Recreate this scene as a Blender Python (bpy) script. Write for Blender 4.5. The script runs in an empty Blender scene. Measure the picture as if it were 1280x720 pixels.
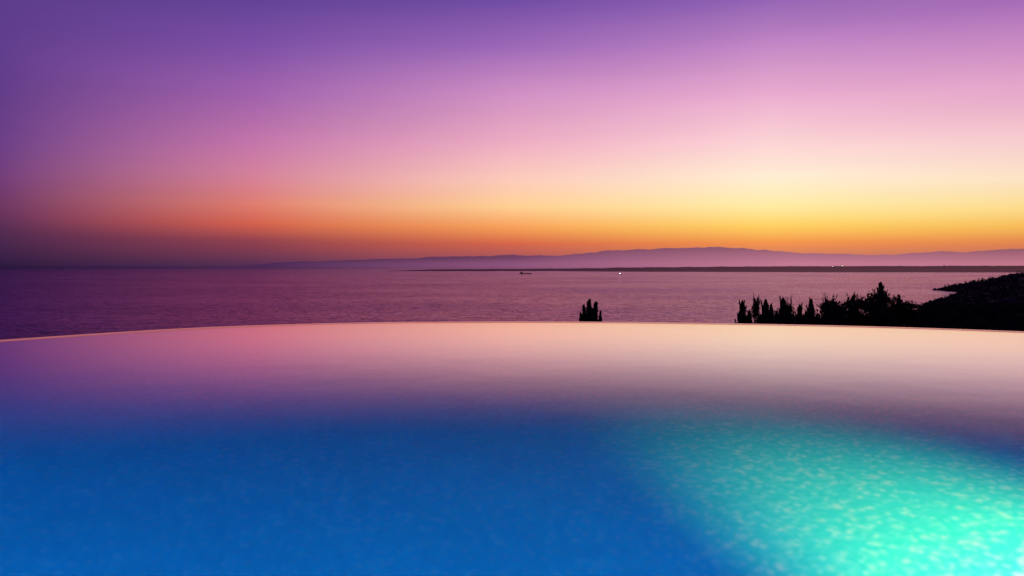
import bpy, math, random
import numpy as np
from mathutils import Vector, Matrix, noise as mnoise
scene = bpy.context.scene
scene.view_settings.view_transform = 'Standard'
scene.view_settings.look = 'None'
scene.view_settings.exposure = 0
R = random.Random(7)

# ------------------------------------------------------------ helpers
def lin(c):
    return tuple(((v/255)/12.92 if v/255 <= 0.04045 else ((v/255+0.055)/1.055)**2.4) for v in c)
def link(o):
    bpy.context.collection.objects.link(o); return o
def mesh_obj(name, verts, faces, mat=None, smooth=False, parent=None, **props):
    me = bpy.data.meshes.new(name)
    me.from_pydata([tuple(v) for v in verts], [], [tuple(f) for f in faces])
    me.update()
    if smooth:
        me.polygons.foreach_set('use_smooth', [True]*len(me.polygons))
    if mat: me.materials.append(mat)
    o = link(bpy.data.objects.new(name, me))
    if parent: o.parent = parent
    for k, v in props.items(): o[k] = v
    return o
def empty(name, loc, **props):
    o = link(bpy.data.objects.new(name, None)); o.location = loc
    o.empty_display_size = 0.3
    for k, v in props.items(): o[k] = v
    return o
def new_mat(name):
    m = bpy.data.materials.new(name); m.use_nodes = True
    nt = m.node_tree; nt.nodes.clear()
    out = nt.nodes.new('ShaderNodeOutputMaterial')
    return m, nt, out
def N(nt, t, **kw):
    n = nt.nodes.new(t)
    for k, v in kw.items(): setattr(n, k, v)
    return n
def math_node(nt, op, a, b=None, c=None, clamp=False):
    n = nt.nodes.new('ShaderNodeMath'); n.operation = op; n.use_clamp = clamp
    for i, v in enumerate((a, b, c)):
        if v is None: continue
        if isinstance(v, (int, float)): n.inputs[i].default_value = v
        else: nt.links.new(v, n.inputs[i])
    return n.outputs[0]
def ramp(nt, fac, stops, interp='LINEAR'):
    n = nt.nodes.new('ShaderNodeValToRGB'); cr = n.color_ramp; cr.interpolation = interp
    stops = sorted(stops, key=lambda s: s[0])
    while len(cr.elements) < len(stops): cr.elements.new(0.5)
    for i, (p, c) in enumerate(stops):
        cr.elements[i].position = p
    for i, (p, c) in enumerate(stops):
        cr.elements[i].color = (*c[:3], 1)
    if fac is not None: nt.links.new(fac, n.inputs[0])
    return n.outputs[0]
def maprange(nt, val, a, b, c, d, kind='LINEAR'):
    n = nt.nodes.new('ShaderNodeMapRange'); n.interpolation_type = kind
    nt.links.new(val, n.inputs[0])
    for i, v in ((1, a), (2, b), (3, c), (4, d)):
        if isinstance(v, (int, float)): n.inputs[i].default_value = v
        else: nt.links.new(v, n.inputs[i])
    return n.outputs[0]
def mixc(nt, f, a, b):
    n = nt.nodes.new('ShaderNodeMix'); n.data_type = 'RGBA'
    if isinstance(f, (int, float)): n.inputs[0].default_value = f
    else: nt.links.new(f, n.inputs[0])
    for i, v in ((6, a), (7, b)):
        if isinstance(v, tuple): n.inputs[i].default_value = (*v[:3], 1)
        else: nt.links.new(v, n.inputs[i])
    return n.outputs[2]

# ------------------------------------------------------------ sky
F = 995.0; HY = 333.0
world = bpy.data.worlds.new('World'); scene.world = world; world.use_nodes = True
nt = world.node_tree; nt.nodes.clear()
tc = N(nt, 'ShaderNodeTexCoord'); sp = N(nt, 'ShaderNodeSeparateXYZ')
nt.links.new(tc.outputs['Generated'], sp.inputs[0])
X, Y, Z = sp.outputs
hyp = math_node(nt, 'SQRT', math_node(nt, 'ADD', math_node(nt, 'MULTIPLY', X, X), math_node(nt, 'MULTIPLY', Y, Y)))
tanel = math_node(nt, 'DIVIDE', Z, math_node(nt, 'MAXIMUM', hyp, 0.001))
v = math_node(nt, 'DIVIDE', tanel, 1.2, clamp=True)
az = math_node(nt, 'ARCTAN2', X, Y)
ZEN = lin((26, 24, 70)); ZEN2 = lin((44, 36, 92))
cols = [
 (-140, 0, [(-200,(48,36,84)),(0,(60,42,98)),(150,(62,42,92)),(260,(58,36,78)),(333,(36,24,52))]),
 (None, 0, [(0,(92,60,138)),(60,(95,61,140)),(120,(98,61,138)),(180,(106,62,134)),(220,(114,62,122)),(260,(108,54,98)),(290,(82,43,82)),(320,(58,33,70)),(333,(44,26,62))]),
 (None, 320, [(0,(98,66,150)),(60,(124,79,165)),(120,(160,97,172)),(180,(196,118,170)),(220,(214,130,155)),(255,(224,126,112)),(280,(210,96,76)),(300,(146,66,78)),(333,(80,47,84))]),
 (None, 640, [(0,(108,74,162)),(60,(157,104,184)),(120,(210,145,197)),(180,(240,174,196)),(225,(252,202,186)),(258,(254,206,146)),(284,(248,160,88)),(304,(216,103,74)),(333,(130,75,102))]),
 (None, 960, [(0,(145,98,180)),(60,(196,136,198)),(120,(234,172,207)),(180,(253,212,214)),(222,(255,237,210)),(258,(255,235,162)),(282,(255,210,98)),(303,(244,148,76)),(333,(170,100,110))]),
 (None, 1280, [(0,(165,108,184)),(60,(204,140,196)),(120,(232,170,202)),(180,(248,206,208)),(222,(254,229,200)),(258,(255,223,146)),(282,(249,190,90)),(303,(226,132,78)),(333,(165,96,108))]),
 (75, 0, [(0,(112,76,150)),(120,(150,95,150)),(220,(170,100,120)),(280,(140,76,80)),(333,(80,48,66))]),
 (160, 0, [(-200,(48,36,84)),(0,(60,42,98)),(150,(62,42,92)),(260,(58,36,78)),(333,(36,24,52))]),
]
prev = None; prev_az = None
for azd, px, st in cols:
    k = (px-640)/F if azd is None else 0
    a = math.atan(k) if azd is None else math.radians(azd)
    stops = [((HY-y)/F/math.sqrt(1+k*k)/1.2, lin(c)) for y, c in st]
    stops.append((0.45, ZEN2)); stops.append((0.95, ZEN))
    c = ramp(nt, v, stops)
    if prev is None: prev = c
    else: prev = mixc(nt, maprange(nt, az, prev_az, a, 0.0, 1.0), prev, c)
    prev_az = a
nz = N(nt, 'ShaderNodeTexNoise'); nz.inputs['Scale'].default_value = 2.2; nz.inputs['Detail'].default_value = 4
mp = N(nt, 'ShaderNodeMapping'); mp.inputs['Scale'].default_value = (1, 1, 9)
nt.links.new(tc.outputs['Generated'], mp.inputs[0]); nt.links.new(mp.outputs[0], nz.inputs[0])
bg = N(nt, 'ShaderNodeBackground'); nt.links.new(prev, bg.inputs[0]); nt.links.new(maprange(nt, nz.outputs[0], .3, .7, .97, 1.03), bg.inputs[1])
wo = N(nt, 'ShaderNodeOutputWorld'); nt.links.new(bg.outputs[0], wo.inputs[0])

# ------------------------------------------------------------ camera
CAMZ = 1.2
cam = bpy.data.cameras.new('Camera'); cam.lens = 28; cam.sensor_width = 36; cam.clip_end = 300000; cam.clip_start = 0.05
co = link(bpy.data.objects.new('Camera', cam)); co.location = (0, 0, CAMZ)
co.rotation_euler = (math.radians(90)-math.atan(27/F), 0, 0)
scene.camera = co

# ------------------------------------------------------------ aerial perspective colours (by bearing)
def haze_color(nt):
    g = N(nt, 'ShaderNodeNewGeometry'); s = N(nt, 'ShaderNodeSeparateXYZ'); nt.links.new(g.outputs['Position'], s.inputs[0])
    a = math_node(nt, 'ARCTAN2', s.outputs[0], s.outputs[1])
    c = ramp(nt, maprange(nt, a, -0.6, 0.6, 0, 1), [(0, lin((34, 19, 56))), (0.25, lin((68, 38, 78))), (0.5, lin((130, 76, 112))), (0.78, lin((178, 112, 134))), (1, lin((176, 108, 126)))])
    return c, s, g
# ------------------------------------------------------------ materials
def sea_material():
    m, nt, out = new_mat('hazy_sea_water')
    hz, s, g = haze_color(nt)
    mp = N(nt, 'ShaderNodeMapping'); mp.inputs['Scale'].default_value = (0.6, 1.0, 1.0); mp.inputs['Rotation'].default_value = (0, 0, 0.12)
    nt.links.new(g.outputs['Position'], mp.inputs[0])
    n1 = N(nt, 'ShaderNodeTexNoise'); n1.inputs['Scale'].default_value = 0.16; n1.inputs['Detail'].default_value = 3
    n3 = N(nt, 'ShaderNodeTexNoise'); n3.inputs['Scale'].default_value = 0.05; n3.inputs['Detail'].default_value = 4
    n2 = N(nt, 'ShaderNodeTexNoise'); n2.inputs['Scale'].default_value = 0.004; n2.inputs['Detail'].default_value = 4
    for n in (n1, n2, n3): nt.links.new(mp.outputs[0], n.inputs[0])
    b = N(nt, 'ShaderNodeBump'); b.inputs['Strength'].default_value = 1.0; b.inputs['Distance'].default_value = 1.4
    b3 = N(nt, 'ShaderNodeBump'); b3.inputs['Strength'].default_value = 1.0; b3.inputs['Distance'].default_value = 5.0
    nt.links.new(n3.outputs[0], b3.inputs['Height']); nt.links.new(b3.outputs[0], b.inputs['Normal'])
    nt.links.new(n1.outputs[0], b.inputs['Height'])
    fl = N(nt, 'ShaderNodeBsdfGlossy'); fl.inputs['Color'].default_value = (0.86, 0.60, 0.92, 1)
    nt.links.new(maprange(nt, n2.outputs[0], .35, .65, .06, .14), fl.inputs['Roughness']); nt.links.new(b.outputs[0], fl.inputs['Normal'])
    df = N(nt, 'ShaderNodeBsdfDiffuse'); df.inputs[0].default_value = (0.01, 0.006, 0.04, 1)
    fr = N(nt, 'ShaderNodeFresnel'); fr.inputs[0].default_value = 1.30; nt.links.new(b.outputs[0], fr.inputs['Normal'])
    wm = N(nt, 'ShaderNodeMixShader'); nt.links.new(fr.outputs[0], wm.inputs[0]); nt.links.new(df.outputs[0], wm.inputs[1]); nt.links.new(fl.outputs[0], wm.inputs[2])
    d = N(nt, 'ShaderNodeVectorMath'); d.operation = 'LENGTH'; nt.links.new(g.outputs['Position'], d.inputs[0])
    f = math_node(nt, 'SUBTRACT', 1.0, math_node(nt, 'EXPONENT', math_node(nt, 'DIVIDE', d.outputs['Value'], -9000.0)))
    e = N(nt, 'ShaderNodeEmission'); nt.links.new(hz, e.inputs[0])  # distance haze painted over the water as emission
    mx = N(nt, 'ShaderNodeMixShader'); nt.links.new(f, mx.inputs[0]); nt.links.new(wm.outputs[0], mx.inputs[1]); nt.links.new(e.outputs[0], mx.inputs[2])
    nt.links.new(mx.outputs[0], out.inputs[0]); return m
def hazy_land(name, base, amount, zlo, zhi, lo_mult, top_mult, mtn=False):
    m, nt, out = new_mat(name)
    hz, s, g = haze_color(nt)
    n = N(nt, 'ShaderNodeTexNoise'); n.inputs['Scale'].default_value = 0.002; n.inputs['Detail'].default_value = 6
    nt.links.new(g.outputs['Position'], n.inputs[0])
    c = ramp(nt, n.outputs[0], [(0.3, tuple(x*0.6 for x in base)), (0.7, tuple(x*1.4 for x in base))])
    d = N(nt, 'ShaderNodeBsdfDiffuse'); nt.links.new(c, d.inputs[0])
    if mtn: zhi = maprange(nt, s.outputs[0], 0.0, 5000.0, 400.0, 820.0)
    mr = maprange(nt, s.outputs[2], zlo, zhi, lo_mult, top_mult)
    e = N(nt, 'ShaderNodeEmission'); nt.links.new(hz, e.inputs[0]); nt.links.new(mr, e.inputs[1])  # airlight painted into the land as emission, paler low down like mist
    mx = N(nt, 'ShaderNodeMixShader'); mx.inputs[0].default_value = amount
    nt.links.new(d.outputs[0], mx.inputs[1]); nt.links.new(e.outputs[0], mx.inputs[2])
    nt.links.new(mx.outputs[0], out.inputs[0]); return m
def simple(name, base, rough=0.8, scale=5.0, var=0.4, bump=0.0, emit=None, estr=0):
    m, nt, out = new_mat(name)
    p = N(nt, 'ShaderNodeBsdfPrincipled'); p.inputs['Roughness'].default_value = rough
    t = N(nt, 'ShaderNodeTexCoord'); n = N(nt, 'ShaderNodeTexNoise'); n.inputs['Scale'].default_value = scale; n.inputs['Detail'].default_value = 5
    nt.links.new(t.outputs['Object'], n.inputs[0])
    c = ramp(nt, n.outputs[0], [(0.3, tuple(x*(1-var) for x in base)), (0.7, tuple(min(1, x*(1+var)) for x in base))])
    nt.links.new(c, p.inputs['Base Color'])
    if bump:
        b = N(nt, 'ShaderNodeBump'); b.inputs['Strength'].default_value = bump; b.inputs['Distance'].default_value = 0.02
        nt.links.new(n.outputs[0], b.inputs['Height']); nt.links.new(b.outputs[0], p.inputs['Normal'])
    if emit:
        p.inputs['Emission Color'].default_value = (*emit, 1); p.inputs['Emission Strength'].default_value = estr
    nt.links.new(p.outputs[0], out.inputs[0]); return m
M_sea = sea_material()
M_mtn = hazy_land('hazy_mountain_rock', (0.16, 0.07, 0.07), 0.93, 120, 750, 1.28, 0.78, True)
M_spit = hazy_land('hazy_coast_scrub', (0.04, 0.03, 0.035), 0.2, -40, 20, 1.0, 0.8)
M_head = simple('headland_scrub', (0.02, 0.017, 0.014), 1.0, 0.05)
M_ground = simple('hillside_soil', (0.03, 0.025, 0.018), 1.0, 0.4)
M_leaf = simple('foliage', (0.03, 0.04, 0.02), 0.9, 3.0)
M_leaf2 = simple('cypress_foliage', (0.025, 0.035, 0.02), 0.9, 3.0)
M_bark = simple('bark', (0.06, 0.045, 0.035), 0.9, 12.0)
M_stone = simple('terrace_stone', (0.35, 0.32, 0.28), 0.6, 6.0, 0.2, 0.3)
M_rim = simple('glowing_rim_stone', (0.7, 0.32, 0.22), 0.22, 6.0, 0.12, 0.0, (1.0, 0.28, 0.16), 0.34)  # stone with added warm emission, standing in for orange light along the edge
M_steel = simple('brushed_steel', (0.5, 0.5, 0.5), 0.3, 30.0, 0.1)
M_hull = simple('white_hull_paint', (0.75, 0.75, 0.75), 0.3, 0.5, 0.05)
M_dark = simple('dark_hull_paint', (0.03, 0.03, 0.04), 0.5, 0.5, 0.2)
M_sail = simple('sail_cloth', (0.5, 0.46, 0.44), 0.8, 0.3, 0.05)
M_lamp = simple('lit_lamp_glass', (0.9, 0.9, 0.85), 0.4, 1, 0.02, 0, (1, 0.82, 0.65), 14.0)
M_win = simple('lit_window_glass', (0.9, 0.9, 0.85), 0.4, 1, 0.02, 0, (1, 0.8, 0.6), 8.0)
M_wall = simple('house_render', (0.4, 0.36, 0.32), 0.8, 0.5, 0.1)
M_roof = simple('roof_tiles', (0.2, 0.09, 0.06), 0.8, 0.5, 0.2)

def tile_material():
    m, nt, out = new_mat('pool_mosaic')
    t = N(nt, 'ShaderNodeTexCoord')
    p = N(nt, 'ShaderNodeBsdfPrincipled'); p.inputs['Roughness'].default_value = 0.5; p.inputs['Specular IOR Level'].default_value = 0.1
    vr = N(nt, 'ShaderNodeTexVoronoi'); vr.inputs['Scale'].default_value = 30; vr.inputs['Randomness'].default_value = 0.8
    nt.links.new(t.outputs['Object'], vr.inputs['Vector'])
    sep = N(nt, 'ShaderNodeSeparateColor'); nt.links.new(vr.outputs['Color'], sep.inputs[0])
    c1 = ramp(nt, sep.outputs[0], [(0, (0.03, 0.38, 0.66)), (0.5, (0.05, 0.40, 0.68)), (0.8, (0.12, 0.415, 0.69)), (1, (0.42, 0.45, 0.71))])
    n = N(nt, 'ShaderNodeTexNoise'); n.inputs['Scale'].default_value = 1.3; n.inputs['Detail'].default_value = 6
    nt.links.new(t.outputs['Object'], n.inputs[0])
    c2 = ramp(nt, n.outputs[0], [(0.3, (0.94, 0.94, 0.94)), (0.7, (1, 1, 1))])
    mm = N(nt, 'ShaderNodeMix'); mm.data_type = 'RGBA'; mm.blend_type = 'MULTIPLY'; mm.inputs[0].default_value = 1
    nt.links.new(c1, mm.inputs[6]); nt.links.new(c2, mm.inputs[7]); nt.links.new(mm.outputs[2], p.inputs['Base Color'])
    nt.links.new(p.outputs[0], out.inputs[0]); return m
M_tile = tile_material()
def pool_water_material():
    m, nt, out = new_mat('pool_water')
    g = N(nt, 'ShaderNodeNewGeometry')
    n1 = N(nt, 'ShaderNodeTexNoise'); n1.inputs['Scale'].default_value = 0.9; n1.inputs['Detail'].default_value = 2
    n2 = N(nt, 'ShaderNodeTexNoise'); n2.inputs['Scale'].default_value = 8; n2.inputs['Detail'].default_value = 2
    nt.links.new(g.outputs['Position'], n1.inputs[0]); nt.links.new(g.outputs['Position'], n2.inputs[0])
    b1 = N(nt, 'ShaderNodeBump'); b1.inputs['Strength'].default_value = 1; b1.inputs['Distance'].default_value = 0.002
    b2 = N(nt, 'ShaderNodeBump'); b2.inputs['Strength'].default_value = 1; b2.inputs['Distance'].default_value = 0.0003
    nt.links.new(n1.outputs[0], b1.inputs['Height']); nt.links.new(n2.outputs[0], b2.inputs['Height'])
    nt.links.new(b1.outputs[0], b2.inputs['Normal'])
    gl = N(nt, 'ShaderNodeBsdfGlossy'); gl.inputs['Color'].default_value = (1.0, 0.91, 1.0, 1); gl.inputs['Roughness'].default_value = 0.14
    rf = N(nt, 'ShaderNodeBsdfRefraction'); rf.inputs['IOR'].default_value = 1.333; rf.inputs['Roughness'].default_value = 0.12
    fr = N(nt, 'ShaderNodeFresnel'); fr.inputs['IOR'].default_value = 1.4
    for n in (gl, rf, fr): nt.links.new(b2.outputs[0], n.inputs['Normal'])
    fac = maprange(nt, fr.outputs[0], 0.30, 0.64, 0.012, 0.97, 'SMOOTHSTEP')
    mx = N(nt, 'ShaderNodeMixShader'); nt.links.new(fac, mx.inputs[0]); nt.links.new(rf.outputs[0], mx.inputs[1]); nt.links.new(gl.outputs[0], mx.inputs[2])
    nt.links.new(mx.outputs[0], out.inputs[0]); return m
M_pool = pool_water_material()

# ------------------------------------------------------------ sea
SEA = -40.0
L = 160000
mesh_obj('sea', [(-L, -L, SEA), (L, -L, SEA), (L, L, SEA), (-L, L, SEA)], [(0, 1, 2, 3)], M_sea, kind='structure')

# ------------------------------------------------------------ far mountains
def interp(x, pts):
    return float(np.interp(x, [p[0] for p in pts], [p[1] for p in pts]))
def fbm(x, y, o=5, seed=0.0):
    return mnoise.fractal(Vector((x, y, seed)), 0.9, 2.1, o)
def heightfield(name, x0, x1, y0, y1, nx, ny, fn, mat, **props):
    vs = []; fs = []
    for j in range(ny+1):
        y = y0+(y1-y0)*j/ny
        for i in range(nx+1):
            x = x0+(x1-x0)*i/nx
            vs.append((x, y, fn(x, y)))
    for j in range(ny):
        for i in range(nx):
            a = j*(nx+1)+i
            if max(vs[a][2], vs[a+1][2], vs[a+nx+1][2], vs[a+nx+2][2]) < SEA-3: continue
            fs.append((a, a+1, a+nx+2, a+nx+1))
    return mesh_obj(name, vs, fs, mat, True, **props)
MD = 40000.0
ridge_pts = [((x-640)/F*MD, (HY-y)/F*MD) for x, y in
   [(320,333),(355,327.5),(400,326),(450,324),(520,322),(570,320.5),(620,319),(700,318.5),(735,316),(760,312.5),(800,310.5),(850,309),(890,308.5),(930,311),(960,312.5),(1000,316),(1060,318),(1110,318.5),(1140,315.5),(1175,313.5),(1200,315),(1235,313.5),(1280,309),(1340,312),(1420,316),(1550,320),(1700,330),(1800,334)]]
def mtn(x, y):
    rh = interp(x, ridge_pts)
    t = (y-MD)/6000.0
    prof = math.exp(-t*t*1.2)
    h = rh*prof*(1+0.10*fbm(x/2500, y/2500, 5, 3.0)) + min(1, rh/500)*60*fbm(x/900, y/900, 5, 9.0)
    return SEA-30 + h + 30*prof
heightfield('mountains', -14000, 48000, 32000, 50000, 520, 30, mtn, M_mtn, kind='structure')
# ------------------------------------------------------------ low dark coast
def spit(x, y):
    front = 5150 + 200*math.sin(x/1300.0) + (500 if x < 1200 else 500*max(0, (2200-x)/1000)) + (900 if x < 300 else 900*max(0, (1000-x)/700))
    tip = -1150 + 0.02*(y-6000)
    d = x-tip
    if d < 0: return SEA-6+max(-6, d*0.02)
    a = (1-math.exp(-max(0, x-800)/1500.0)); s0 = min(1, d/2000)
    f = max(0, min(1, (y-front)/900.0)); f = f*f*(3-2*f)
    b = max(0, min(1, (13000-y)/2500.0))
    return SEA-4 + (4.5+8*s0+36*a)*f*b + min(1, d/1500)*8*f*fbm(x/260, y/260, 5, 1.0)
heightfield('coast', -1300, 11000, 4800, 13000, 480, 90, spit, M_spit, kind='structure')

# ------------------------------------------------------------ headland
shore = [(420, 268), (600, 300), (880, 455), (1000, 556), (1180, 710), (1300, 715), (1380, 724), (1450, 850), (1520, 1150), (1600, 1700)]
def head(x, y):
    s = interp(y, shore) + 7*fbm(y/60, 0, 4, 5.0)
    d = x-s
    if d < 0: return SEA+max(-14, d*0.35)
    k = interp(y, [(600, .20), (880, .225), (1000, .34), (1150, .34), (1300, .20), (1600, .2)])
    yy = min(1, max(0, (y-430)/120.0))
    h = 62*math.tanh(k*d/62)
    return SEA + h*yy + min(1, d/25)*(1.8*fbm(x/14, y/14, 4, 2.0)+3.0*fbm(x/38, y/38, 3, 8.0))
heightfield('headland', 240, 1500, 430, 1640, 230, 220, head, M_head, kind='structure')

# ------------------------------------------------------------ near hillside
def sstep(a, b, x):
    t = max(0, min(1, (x-a)/(b-a))); return t*t*(3-2*t)
def ground(x, y):
    h = -2.6-0.13*(y-18) if y > 18 else -2.6
    if y > 200: h -= 0.06*(y-200)
    h += 6.5*sstep(26, 46, x)*math.exp(-((y-88)/24.0)**2)
    h += 0.35*fbm(x/9, y/9, 4, 4.0)
    return h
heightfield('hillside', -260, 300, 18, 330, 190, 120, ground, M_ground, kind='structure')

# ------------------------------------------------------------ leaf scatter
def leaf_mesh(name, pts, sizes, mat, rs, up=0.0):
    n = len(pts)
    d1 = rs.normal(size=(n, 3)); d1[:, 2] += up
    d1 /= np.linalg.norm(d1, axis=1)[:, None]
    d2 = np.cross(d1, rs.normal(size=(n, 3))); d2 /= np.linalg.norm(d2, axis=1)[:, None]
    s = sizes[:, None]
    V = np.stack([pts-d1*s*0.8, pts+d2*s*0.38-d1*s*.1, pts+d1*s*1.0, pts-d2*s*0.38-d1*s*.1], 1).reshape(-1, 3)
    me = bpy.data.meshes.new(name)
    me.vertices.add(4*n); me.vertices.foreach_set('co', V.ravel())
    me.loops.add(4*n); me.loops.foreach_set('vertex_index', np.arange(4*n))
    me.polygons.add(n); me.polygons.foreach_set('loop_start', np.arange(n)*4); me.polygons.foreach_set('loop_total', np.full(n, 4))
    me.update(); me.materials.append(mat); return me
def limb(vs, fs, pts, radii, seg=6):
    base = len(vs)
    for i, (p, r) in enumerate(zip(pts, radii)):
        for k in range(seg):
            a = 2*math.pi*k/seg
            vs.append((p[0]+r*math.cos(a), p[1]+r*math.sin(a), p[2]))
    for i in range(len(pts)-1):
        for k in range(seg):
            a = base+i*seg+k; b = base+i*seg+(k+1) % seg
            fs.append((a, b, b+seg, a+seg))
def broadleaf(seed, slim=0.33, lo=0.25):
    rs = np.random.RandomState(seed); vs = []; fs = []
    limb(vs, fs, [(0, 0, -0.05), (0.01, 0, .2), (0.015, 0.01, .45), (0, 0.01, .75)], [0.035, 0.028, 0.02, 0.008])
    pts = []
    for i in range(18):
        z = lo+0.12+(0.84-lo)*rs.rand(); a = rs.rand()*6.28; prof = math.sin(min(1, (z-lo)/(1-lo)*0.8+0.15)*math.pi)**0.6
        r = slim*prof*(0.35+0.55*rs.rand())
        c = np.array([r*math.cos(a), r*math.sin(a), z])
        limb(vs, fs, [(0, 0, z*0.55), (c[0]*.6, c[1]*.6, z*0.85), tuple(c)], [0.012, 0.008, 0.003], 5)
        n = 230; q = rs.normal(size=(n, 3)); q /= np.linalg.norm(q, axis=1)[:, None]; q *= (rs.rand(n, 1)**0.5)
        pts.append(c + q*np.array([slim*.38, slim*.38, 0.06+0.05*rs.rand()]))
        for _ in range(5):
            tip = c+np.array([rs.normal()*slim*.25, rs.normal()*slim*.25, .07+.10*rs.rand()])
            u = rs.rand(24, 1); pts.append(c+(tip-c)*u*1.1+rs.normal(size=(24, 3))*0.006)
    n = 120; q = rs.normal(size=(n, 3))*np.array([slim*.12, slim*.12, .07]); pts.append(np.array([0, 0, .9])+q)
    pts = np.concatenate(pts)
    tm = bpy.data.meshes.new('trunk'); tm.from_pydata(vs, [], fs); tm.materials.append(M_bark)
    return tm, leaf_mesh('crown', pts, 0.016+0.022*rs.rand(len(pts)), M_leaf, rs, up=0.8)
def conifer(seed, slim=0.12, lo=0.04, power=0.8, n=5200):
    rs = np.random.RandomState(seed); vs = []; fs = []
    limb(vs, fs, [(0, 0, -0.05), (0, 0, .3), (0, 0, .97)], [0.022, 0.018, 0.003])
    z = lo+(1-lo)*rs.rand(n)**0.8; t = (z-lo)/(1-lo)
    prof = np.minimum(1, t*6)*(1-t)**power
    a = rs.rand(n)*6.28
    lump = 0.8+0.25*np.sin(a*3+z*17)+0.15*np.sin(a*5-z*31)
    r = slim*prof*lump*np.sqrt(rs.rand(n))+0.003
    pts = np.stack([r*np.cos(a), r*np.sin(a), z], 1)
    for i in range(20):
        zz = lo+.2+(.75-lo)*rs.rand(); aa = rs.rand()*6.28; rr = slim*(1-(zz-lo)/(1-lo))**power*0.95
        c = np.array([rr*math.cos(aa), rr*math.sin(aa), zz]); u = rs.rand(36, 1)
        limb(vs, fs, [(0, 0, zz-.08), tuple(c)], [0.006, 0.002], 4)
        pts = np.concatenate([pts, c+u*np.array([c[0]*.5, c[1]*.5, .08])+rs.normal(size=(36, 3))*0.006])
    n = len(pts)
    tm = bpy.data.meshes.new('trunk'); tm.from_pydata(vs, [], fs); tm.materials.append(M_bark)
    return tm, leaf_mesh('crown', pts, 0.011+0.022*rs.rand(n), M_leaf2, rs, up=1.3)
protos = {}
def proto(kind):
    if kind not in protos:
        t, i = kind
        protos[kind] = {'b': lambda: broadleaf(10+i, 0.36, 0.2), 's': lambda: conifer(40+i, 0.2, 0.08, 0.45),
                        'w': lambda: broadleaf(70+i, 0.55, 0.15), 'c': lambda: conifer(90+i, 0.10, 0.03, 0.65), 'p': lambda: conifer(120+i, 0.2, 0.15, 0.9)}[t]()
    return protos[kind]
NAME = {'b': ('olive_tree', 'tree', 'dark bushy tree on the hillside at dusk'), 's': ('young_tree', 'tree', 'slim dark upright tree standing apart on hillside'),
        'w': ('spreading_tree', 'tree', 'wide dark spreading tree in hillside thicket'), 'c': ('cypress_tree', 'cypress', 'dark pointed cypress tip just below the pool'),
        'p': ('conifer_tree', 'conifer', 'tall dark conifer rising above the thicket')}
GROUP = {'b': 'trees on the hillside', 's': 'trees on the hillside', 'w': 'trees on the hillside', 'c': 'cypresses below the pool', 'p': 'trees on the hillside'}
def tree(kind, px, D, ypk, wpx, tilt=0.0):
    x = (px-640)/F*D; y = D
    g = ground(x, y)
    ztop = CAMZ-(ypk-HY)/F*D
    H = max(1.2, ztop-g)
    x -= math.tan(tilt)*H
    tm, cm = proto(kind)
    slim = {'b': .36, 's': .2, 'w': .55, 'c': .10, 'p': .2}[kind[0]]
    sx = (wpx/F*D/2)/(slim*1.15)
    nm, cat, lab = NAME[kind[0]]
    e = empty(nm, (x, y, g-0.05), label=lab, category=cat, group=GROUP[kind[0]])
    e.rotation_euler = (0, tilt, 0)
    for n_, me in (('trunk', tm), ('crown', cm)):
        o = link(bpy.data.objects.new(n_, me)); o.parent = e
        o.scale = (sx, sx, H) ; o.rotation_euler = (0, 0, R.random()*6.28)
    return e
tree(('c', 0), 737, 50, 374.5, 20, 0.0); tree(('c', 1), 745.5, 51, 377.5, 18, 0.06); tree(('c', 2), 729.5, 49, 381, 17, -0.07)
tree(('c', 3), 741.5, 50.5, 386, 19, 0.02); tree(('c', 1), 725.5, 50.5, 390, 13, -0.12); tree(('c', 2), 751, 49.5, 388, 14, 0.12)
T = [(('s',0),928,80,377,24),(('s',1),937,84,388,18),(('b',2),948,78,373,24),(('s',1),957,80,375,24),(('s',3),964,82,381,20),(('s',2),979,80,373,26),(('b',3),986,86,381,18),
     (('s',2),1000,82,381,20),(('s',3),1014,80,374,22),(('b',0),1008,88,392,28),(('b',1),1028,84,382,34),(('b',2),1044,80,380,38),(('b',0),1058,82,376,42),
     (('w',0),1074,84,372,46),(('b',1),1088,86,368,40),(('p',0),1101,84,353,30),(('b',2),1103,82,365,36),(('w',1),1118,86,372,40),(('b',0),1132,84,379,36),
     (('w',0),1150,84,380,48),(('w',1),1172,80,379,50),(('b',1),1196,86,380,44),(('w',0),1220,82,380,54),(('b',2),1246,84,378,48),(('w',1),1270,80,378,56),(('b',0),1300,82,377,54),(('w',0),1335,84,379,54),
     (('s',1),971,88,389,18),(('b',3),934,88,396,26),(('b',2),954,88,394,28),(('b',1),973,86,395,28),(('b',0),992,88,393,28),(('b',1),1017,86,388,26),(('b',3),1038,82,376,24),(('s',3),1066,84,370,20),(('p',1),1124,84,369,24)]
for k, px, D, y, w in T: tree(k, px, D, y, w)

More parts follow.
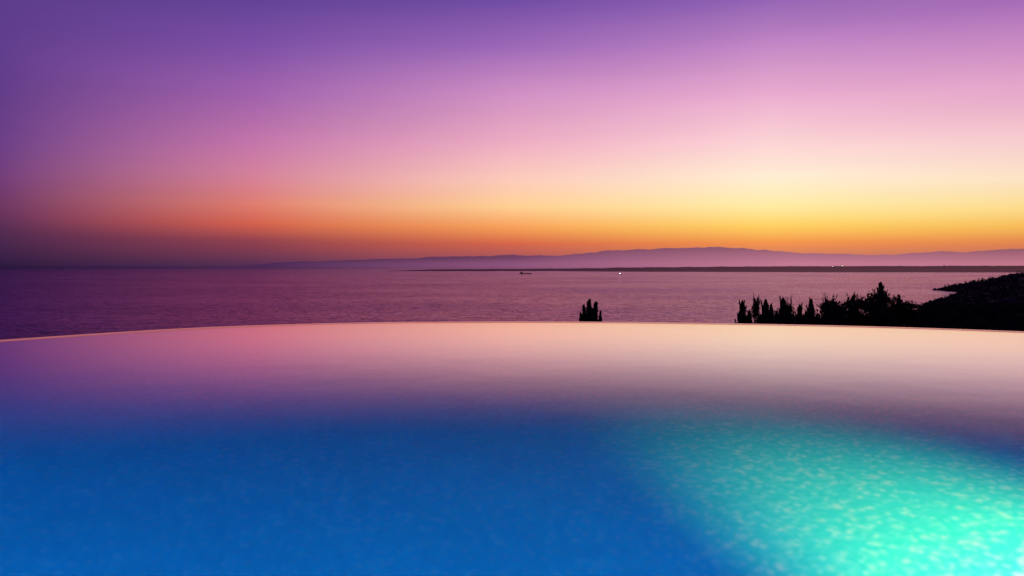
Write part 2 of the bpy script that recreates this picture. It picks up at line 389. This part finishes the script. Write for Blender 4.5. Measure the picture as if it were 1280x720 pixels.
rs = np.random.RandomState(5); P = []
for i in range(620):
    D = 66+36*rs.rand(); px = 915+465*rs.rand()**0.85; x = (px-640)/F*D
    r = 0.5+0.7*rs.rand(); n = 110
    q = rs.normal(size=(n, 3)); q /= np.linalg.norm(q, axis=1)[:, None]; q *= rs.rand(n, 1)**.4
    P.append(np.array([x, D, ground(x, D)+0.3])+q*np.array([r, r, r*.9]))
P = np.concatenate(P)
link(bpy.data.objects.new('shrubs', leaf_mesh('shrubs', P, 0.12+0.14*rs.rand(len(P)), M_leaf, rs)))['kind'] = 'stuff'
P = []
for i in range(5200):
    y = 520+960*rs.rand(); s = interp(y, shore); x = s+4+420*rs.rand()**1.7
    z = head(x, y)
    if z < SEA+1.0: continue
    r = (1.2+3.6*rs.rand()**2.6)*(0.6 if x-s < 25 else 1); n = 18
    q = rs.normal(size=(n, 3)); q /= np.linalg.norm(q, axis=1)[:, None]; q *= rs.rand(n, 1)**.4
    P.append(np.array([x, y, z+r*.35])+q*np.array([r, r, r*1.1]))
P = np.concatenate(P)
link(bpy.data.objects.new('woodland', leaf_mesh('woodland', P, 0.9+1.1*rs.rand(len(P)), M_leaf, rs)))['kind'] = 'stuff'

# ------------------------------------------------------------ pool
edge_ctrl = [(-11.6, 0.6), (-11.4, 3.5), (-10.9, 6.5), (-9.9, 9.7), (-8.17, 12.7), (-6.15, 15.2), (-4.3, 16.3), (-2.37, 16.85), (0.2, 17.0), (2.7, 16.8), (6.4, 15.9), (9.26, 14.4), (11.2, 12.4), (12.6, 9.3), (13.2, 5), (13.4, 0.6)]
def catmull(pts, n=10):
    out = []
    P = [Vector(p) for p in pts]; P = [P[0]*2-P[1]]+P+[P[-1]*2-P[-2]]
    for i in range(1, len(P)-2):
        for j in range(n):
            t = j/n; a, b, c, d = P[i-1:i+3]
            out.append(0.5*((2*b)+(c-a)*t+(2*a-5*b+4*c-d)*t*t+(3*b-a-3*c+d)*t**3))
    out.append(P[-2]); return out
edge = catmull(edge_ctrl, 12)
for _ in range(6):
    edge = [edge[0]]+[(edge[i-1]+edge[i]*2+edge[i+1])/4 for i in range(1, len(edge)-1)]+[edge[-1]]
ne = len(edge)
nrm = []
for i in range(ne):
    t = (edge[min(i+1, ne-1)]-edge[max(i-1, 0)]).normalized()
    n = Vector((-t.y, t.x)); nrm.append(n)
NEARY = 0.6
vs = []; fs = []
rows = 24
def ring(i):
    e = edge[i]; out = []
    nx = -11.6+25.0*i/(ne-1)
    for r in range(rows+1): 
        t = r/rows; out.append((nx*(1-t)+e.x*t, NEARY*(1-t)+e.y*t, 0.0))
    out.append((e.x+nrm[i].x*.03, e.y+nrm[i].y*.03, -0.0005))
    return out
cols_ = [ring(i) for i in range(ne)]; m_ = len(cols_[0])
for c in cols_: vs += c
for i in range(ne-1):
    for r in range(m_-1):
        a = i*m_+r; fs.append((a, a+m_, a+m_+1, a+1))
w = mesh_obj('pool_water', vs, fs, M_pool, True, kind='structure')
pool = empty('swimming_pool', (0, NEARY, -1.4), label='curved infinity pool with blue mosaic basin, lit underwater', category='swimming pool')
def child(name, vs, fs, mat, smooth=False, par=pool, **pr):
    px_, py_, pz_ = par.location
    return mesh_obj(name, [(v[0]-px_, v[1]-py_, v[2]-pz_) for v in vs], fs, mat, smooth, par, **pr)
crest = [(-11, 14), (-5.1, 12.2), (-3.0, 10.4), (-0.93, 9.0), (2.2, 7.8), (3.5, 6.7), (5.0, 5.4), (7.0, 3.8), (13, 2.2)]
cx_ = np.linspace(-13, 15, 281); cy_ = np.interp(cx_, [c[0] for c in crest], [c[1] for c in crest])
ker = np.exp(-np.linspace(-2, 2, 25)**2); ker /= ker.sum(); cy_ = np.convolve(np.pad(cy_, 12, 'edge'), ker, 'valid')
def floor_z(x, y):
    c = float(np.interp(x, cx_, cy_))
    if y < c:
        t = max(0, (y-0.6)/(c-0.6))**1.2
        return -1.75 + 0.8*t*t*(3-2*t)
    t = min(1, (y-c)/7.0)
    return -1.35 + 0.40*math.cos(math.pi*t) - 0.5*t*t
vs = []; fs = []; FR = 70
for i in range(ne):
    e = edge[i]; nx = -11.6+25.0*i/(ne-1)
    for r in range(FR+1):
        t = r/FR; x = nx*(1-t)+e.x*t; y = NEARY*(1-t)+e.y*t
        vs.append((x, y, floor_z(x, y)))
q_ = FR+1
for i in range(ne-1):
    for r in range(q_-1):
        a = i*q_+r; fs.append((a, a+1, a+q_+1, a+q_))
child('floor', vs, fs, M_tile, True)
vs = []; fs = []
ol = [(e.x, e.y) for e in edge]+[(-11.6+25.0*i/40, NEARY) for i in range(39, 0, -1)]
for x, y in ol: vs += [(x, y, floor_z(x, y)-0.3), (x, y, -0.004)]
for i in range(len(ol)):
    a = 2*i; b = 2*((i+1) % len(ol)); fs.append((a, b, b+1, a+1))
child('wall', vs, fs, M_tile)
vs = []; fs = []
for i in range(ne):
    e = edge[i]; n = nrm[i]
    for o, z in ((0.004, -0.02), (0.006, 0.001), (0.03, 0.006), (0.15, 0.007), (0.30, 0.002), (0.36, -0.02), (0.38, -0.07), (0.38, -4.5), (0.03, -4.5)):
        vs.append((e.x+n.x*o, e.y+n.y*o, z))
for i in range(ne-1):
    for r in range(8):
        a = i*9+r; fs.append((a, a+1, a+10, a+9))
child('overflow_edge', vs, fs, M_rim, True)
def box(x0, x1, y0, y1, z0, z1):
    v = [(x, y, z) for z in (z0, z1) for y in (y0, y1) for x in (x0, x1)]
    f = [(0, 2, 3, 1), (4, 5, 7, 6), (0, 1, 5, 4), (2, 6, 7, 3), (0, 4, 6, 2), (1, 3, 7, 5)]
    return v, f
v_, f_ = box(-20, 22, -12, NEARY-0.01, -3.0, 0.06)
mesh_obj('terrace', v_, f_, M_stone, kind='structure')
def disc(cx, cy, cz, r, seg=28, depth=0.03):
    v = []; f = []
    for d, rr in ((0, r), (depth, r), (depth*1.6, r*.8)):
        for k in range(seg):
            a = 2*math.pi*k/seg; v.append((cx+rr*math.cos(a), cy+d, cz+rr*math.sin(a)))
    for b in range(2):
        for k in range(seg):
            a = b*seg+k; c = b*seg+(k+1) % seg; f.append((a, c, c+seg, a+seg))
    f.append(tuple(range(2*seg, 3*seg))); return v, f
v_, f_ = disc(3.5, NEARY+0.003, -0.2, 0.16); child('lamp', v_, f_, M_steel)
sl = bpy.data.lights.new('pool_spot', 'SPOT'); sl.energy = 4600; sl.color = (0.5, 1.0, 0.19); sl.spot_size = math.radians(43); sl.spot_blend = 1; sl.shadow_soft_size = 0.08
so = link(bpy.data.objects.new('pool_lamp_light', sl)); so.location = (3.5, NEARY+0.12, -0.2)
so.rotation_euler = (Vector((2.72, 4.5, -1.85))-so.location).to_track_quat('-Z', 'Y').to_euler()
al = bpy.data.lights.new('pool_strip', 'AREA'); al.shape = 'RECTANGLE'; al.size = 24; al.size_y = 0.4; al.energy = 410; al.color = (0.003, 0.50, 1.0)
ao = link(bpy.data.objects.new('pool_strip_light', al)); ao.location = (0.8, NEARY+0.2, -0.35); ao.rotation_euler = (math.radians(86), 0, 0)
a2 = bpy.data.lights.new('pool_side_fill', 'AREA'); a2.shape = 'RECTANGLE'; a2.size = 6; a2.size_y = 0.3; a2.energy = 130; a2.color = (0.003, 0.42, 1.0)  # added unseen fill light, turns the left water bluer; no fixture here
ao2 = link(bpy.data.objects.new('pool_side_fill_light', a2)); ao2.location = (-10.9, 5.5, -0.4); ao2.rotation_euler = (math.radians(84), 0, math.radians(-78))

# ------------------------------------------------------------ boats
def hull(Lh, B, H, n=14):
    vs = []; fs = []
    for i in range(n+1):
        t = i/n; x = -Lh/2+Lh*t; b = B/2*(1-max(0, (t-.45)/.55)**2.2)*(0.82+0.18*min(1, t*4)); sh = H*(1+0.35*max(0, t-.4))
        vs += [(x, -b, sh), (x, -b*.8, 0), (x, 0, -0.2*H), (x, b*.8, 0), (x, b, sh)]
    for i in range(n):
        for r in range(4):
            a = i*5+r; fs.append((a, a+5, a+6, a+1))
        fs.append((i*5+4, i*5+9, i*5+5, i*5))
    fs.append((0, 1, 2, 3, 4)); return vs, fs
def place(px, y): D = (CAMZ-SEA)/((y-HY)/F); return ((px-640)/F*D, D, SEA)
yb = empty('sailing_yacht', place(775, 343.5), label='white sailing yacht at anchor with lamp lit, sails furled', category='sailing boat')
yb.rotation_euler = (0, 0, 0.6)
v_, f_ = hull(22, 5.5, 2.2); mesh_obj('hull', v_, f_, M_hull, False, yb)
v_, f_ = box(-5, 3, -1.6, 1.6, 2.3, 3.8); mesh_obj('cabin', v_, f_, M_hull, False, yb)
vs = []; fs = []; limb(vs, fs, [(1, 0, 2.3), (1, 0, 25)], [0.25, 0.12]); mesh_obj('mast', vs, fs, M_steel, False, yb)
mesh_obj('furled_sail', [(0.8, -.3, 4.4), (0.8, .3, 4.4), (0.8, 0, 5.2), (-8.5, -.2, 4.5), (-8.5, .2, 4.5), (-8.5, 0, 4.9)], [(0, 1, 4, 3), (1, 2, 5, 4), (2, 0, 3, 5), (0, 2, 1), (3, 4, 5)], M_sail, False, yb)
v_, f_ = box(-0.9, 0.7, -1.0, 1.0, 5.6, 7.4); mesh_obj('lamp', v_, f_, M_lamp, False, yb)
sb = empty('motor_ship', place(657, 342.5), label='long low dark motor ship on the sea', category='ship')
v_, f_ = hull(66, 11, 4); mesh_obj('hull', v_, f_, M_dark, False, sb)
v_, f_ = box(-28, -16, -4, 4, 4.1, 9); v2, f2 = box(-25, -19, -3, 3, 9, 12)
mesh_obj('deckhouse', v_+v2, f_+[tuple(a+8 for a in q) for q in f2], M_dark, False, sb)
vs = []; fs = []; limb(vs, fs, [(8, 0, 4), (8, 0, 11)], [0.6, 0.3]); mesh_obj('mast', vs, fs, M_dark, False, sb)

# ------------------------------------------------------------ houses with lit windows on the low coast
for px, D in ((1040, 7600), (1046, 7500), (1052, 7700), (1180, 7600)):
    x = (px-640)/F*D; g = max(SEA, spit(x, D))
    e = empty('house', (x, D, g-1), label='small pale coastal house with lit windows', category='house', group='houses along the coast')
    v_, f_ = box(-9, 9, -6, 6, 0, 8); mesh_obj('wall', v_, f_, M_wall, False, e)
    mesh_obj('roof', [(-10, -7, 8), (10, -7, 8), (10, 7, 8), (-10, 7, 8), (-10, 0, 12), (10, 0, 12)], [(0, 1, 5, 4), (2, 3, 4, 5), (0, 4, 3), (1, 2, 5)], M_roof, False, e)
    for wx in (-5, 4):
        v_, f_ = box(wx-1.3, wx+1.3, -6.2, -6.02, 3, 5.6); mesh_obj('window', v_, f_, M_win, False, e)
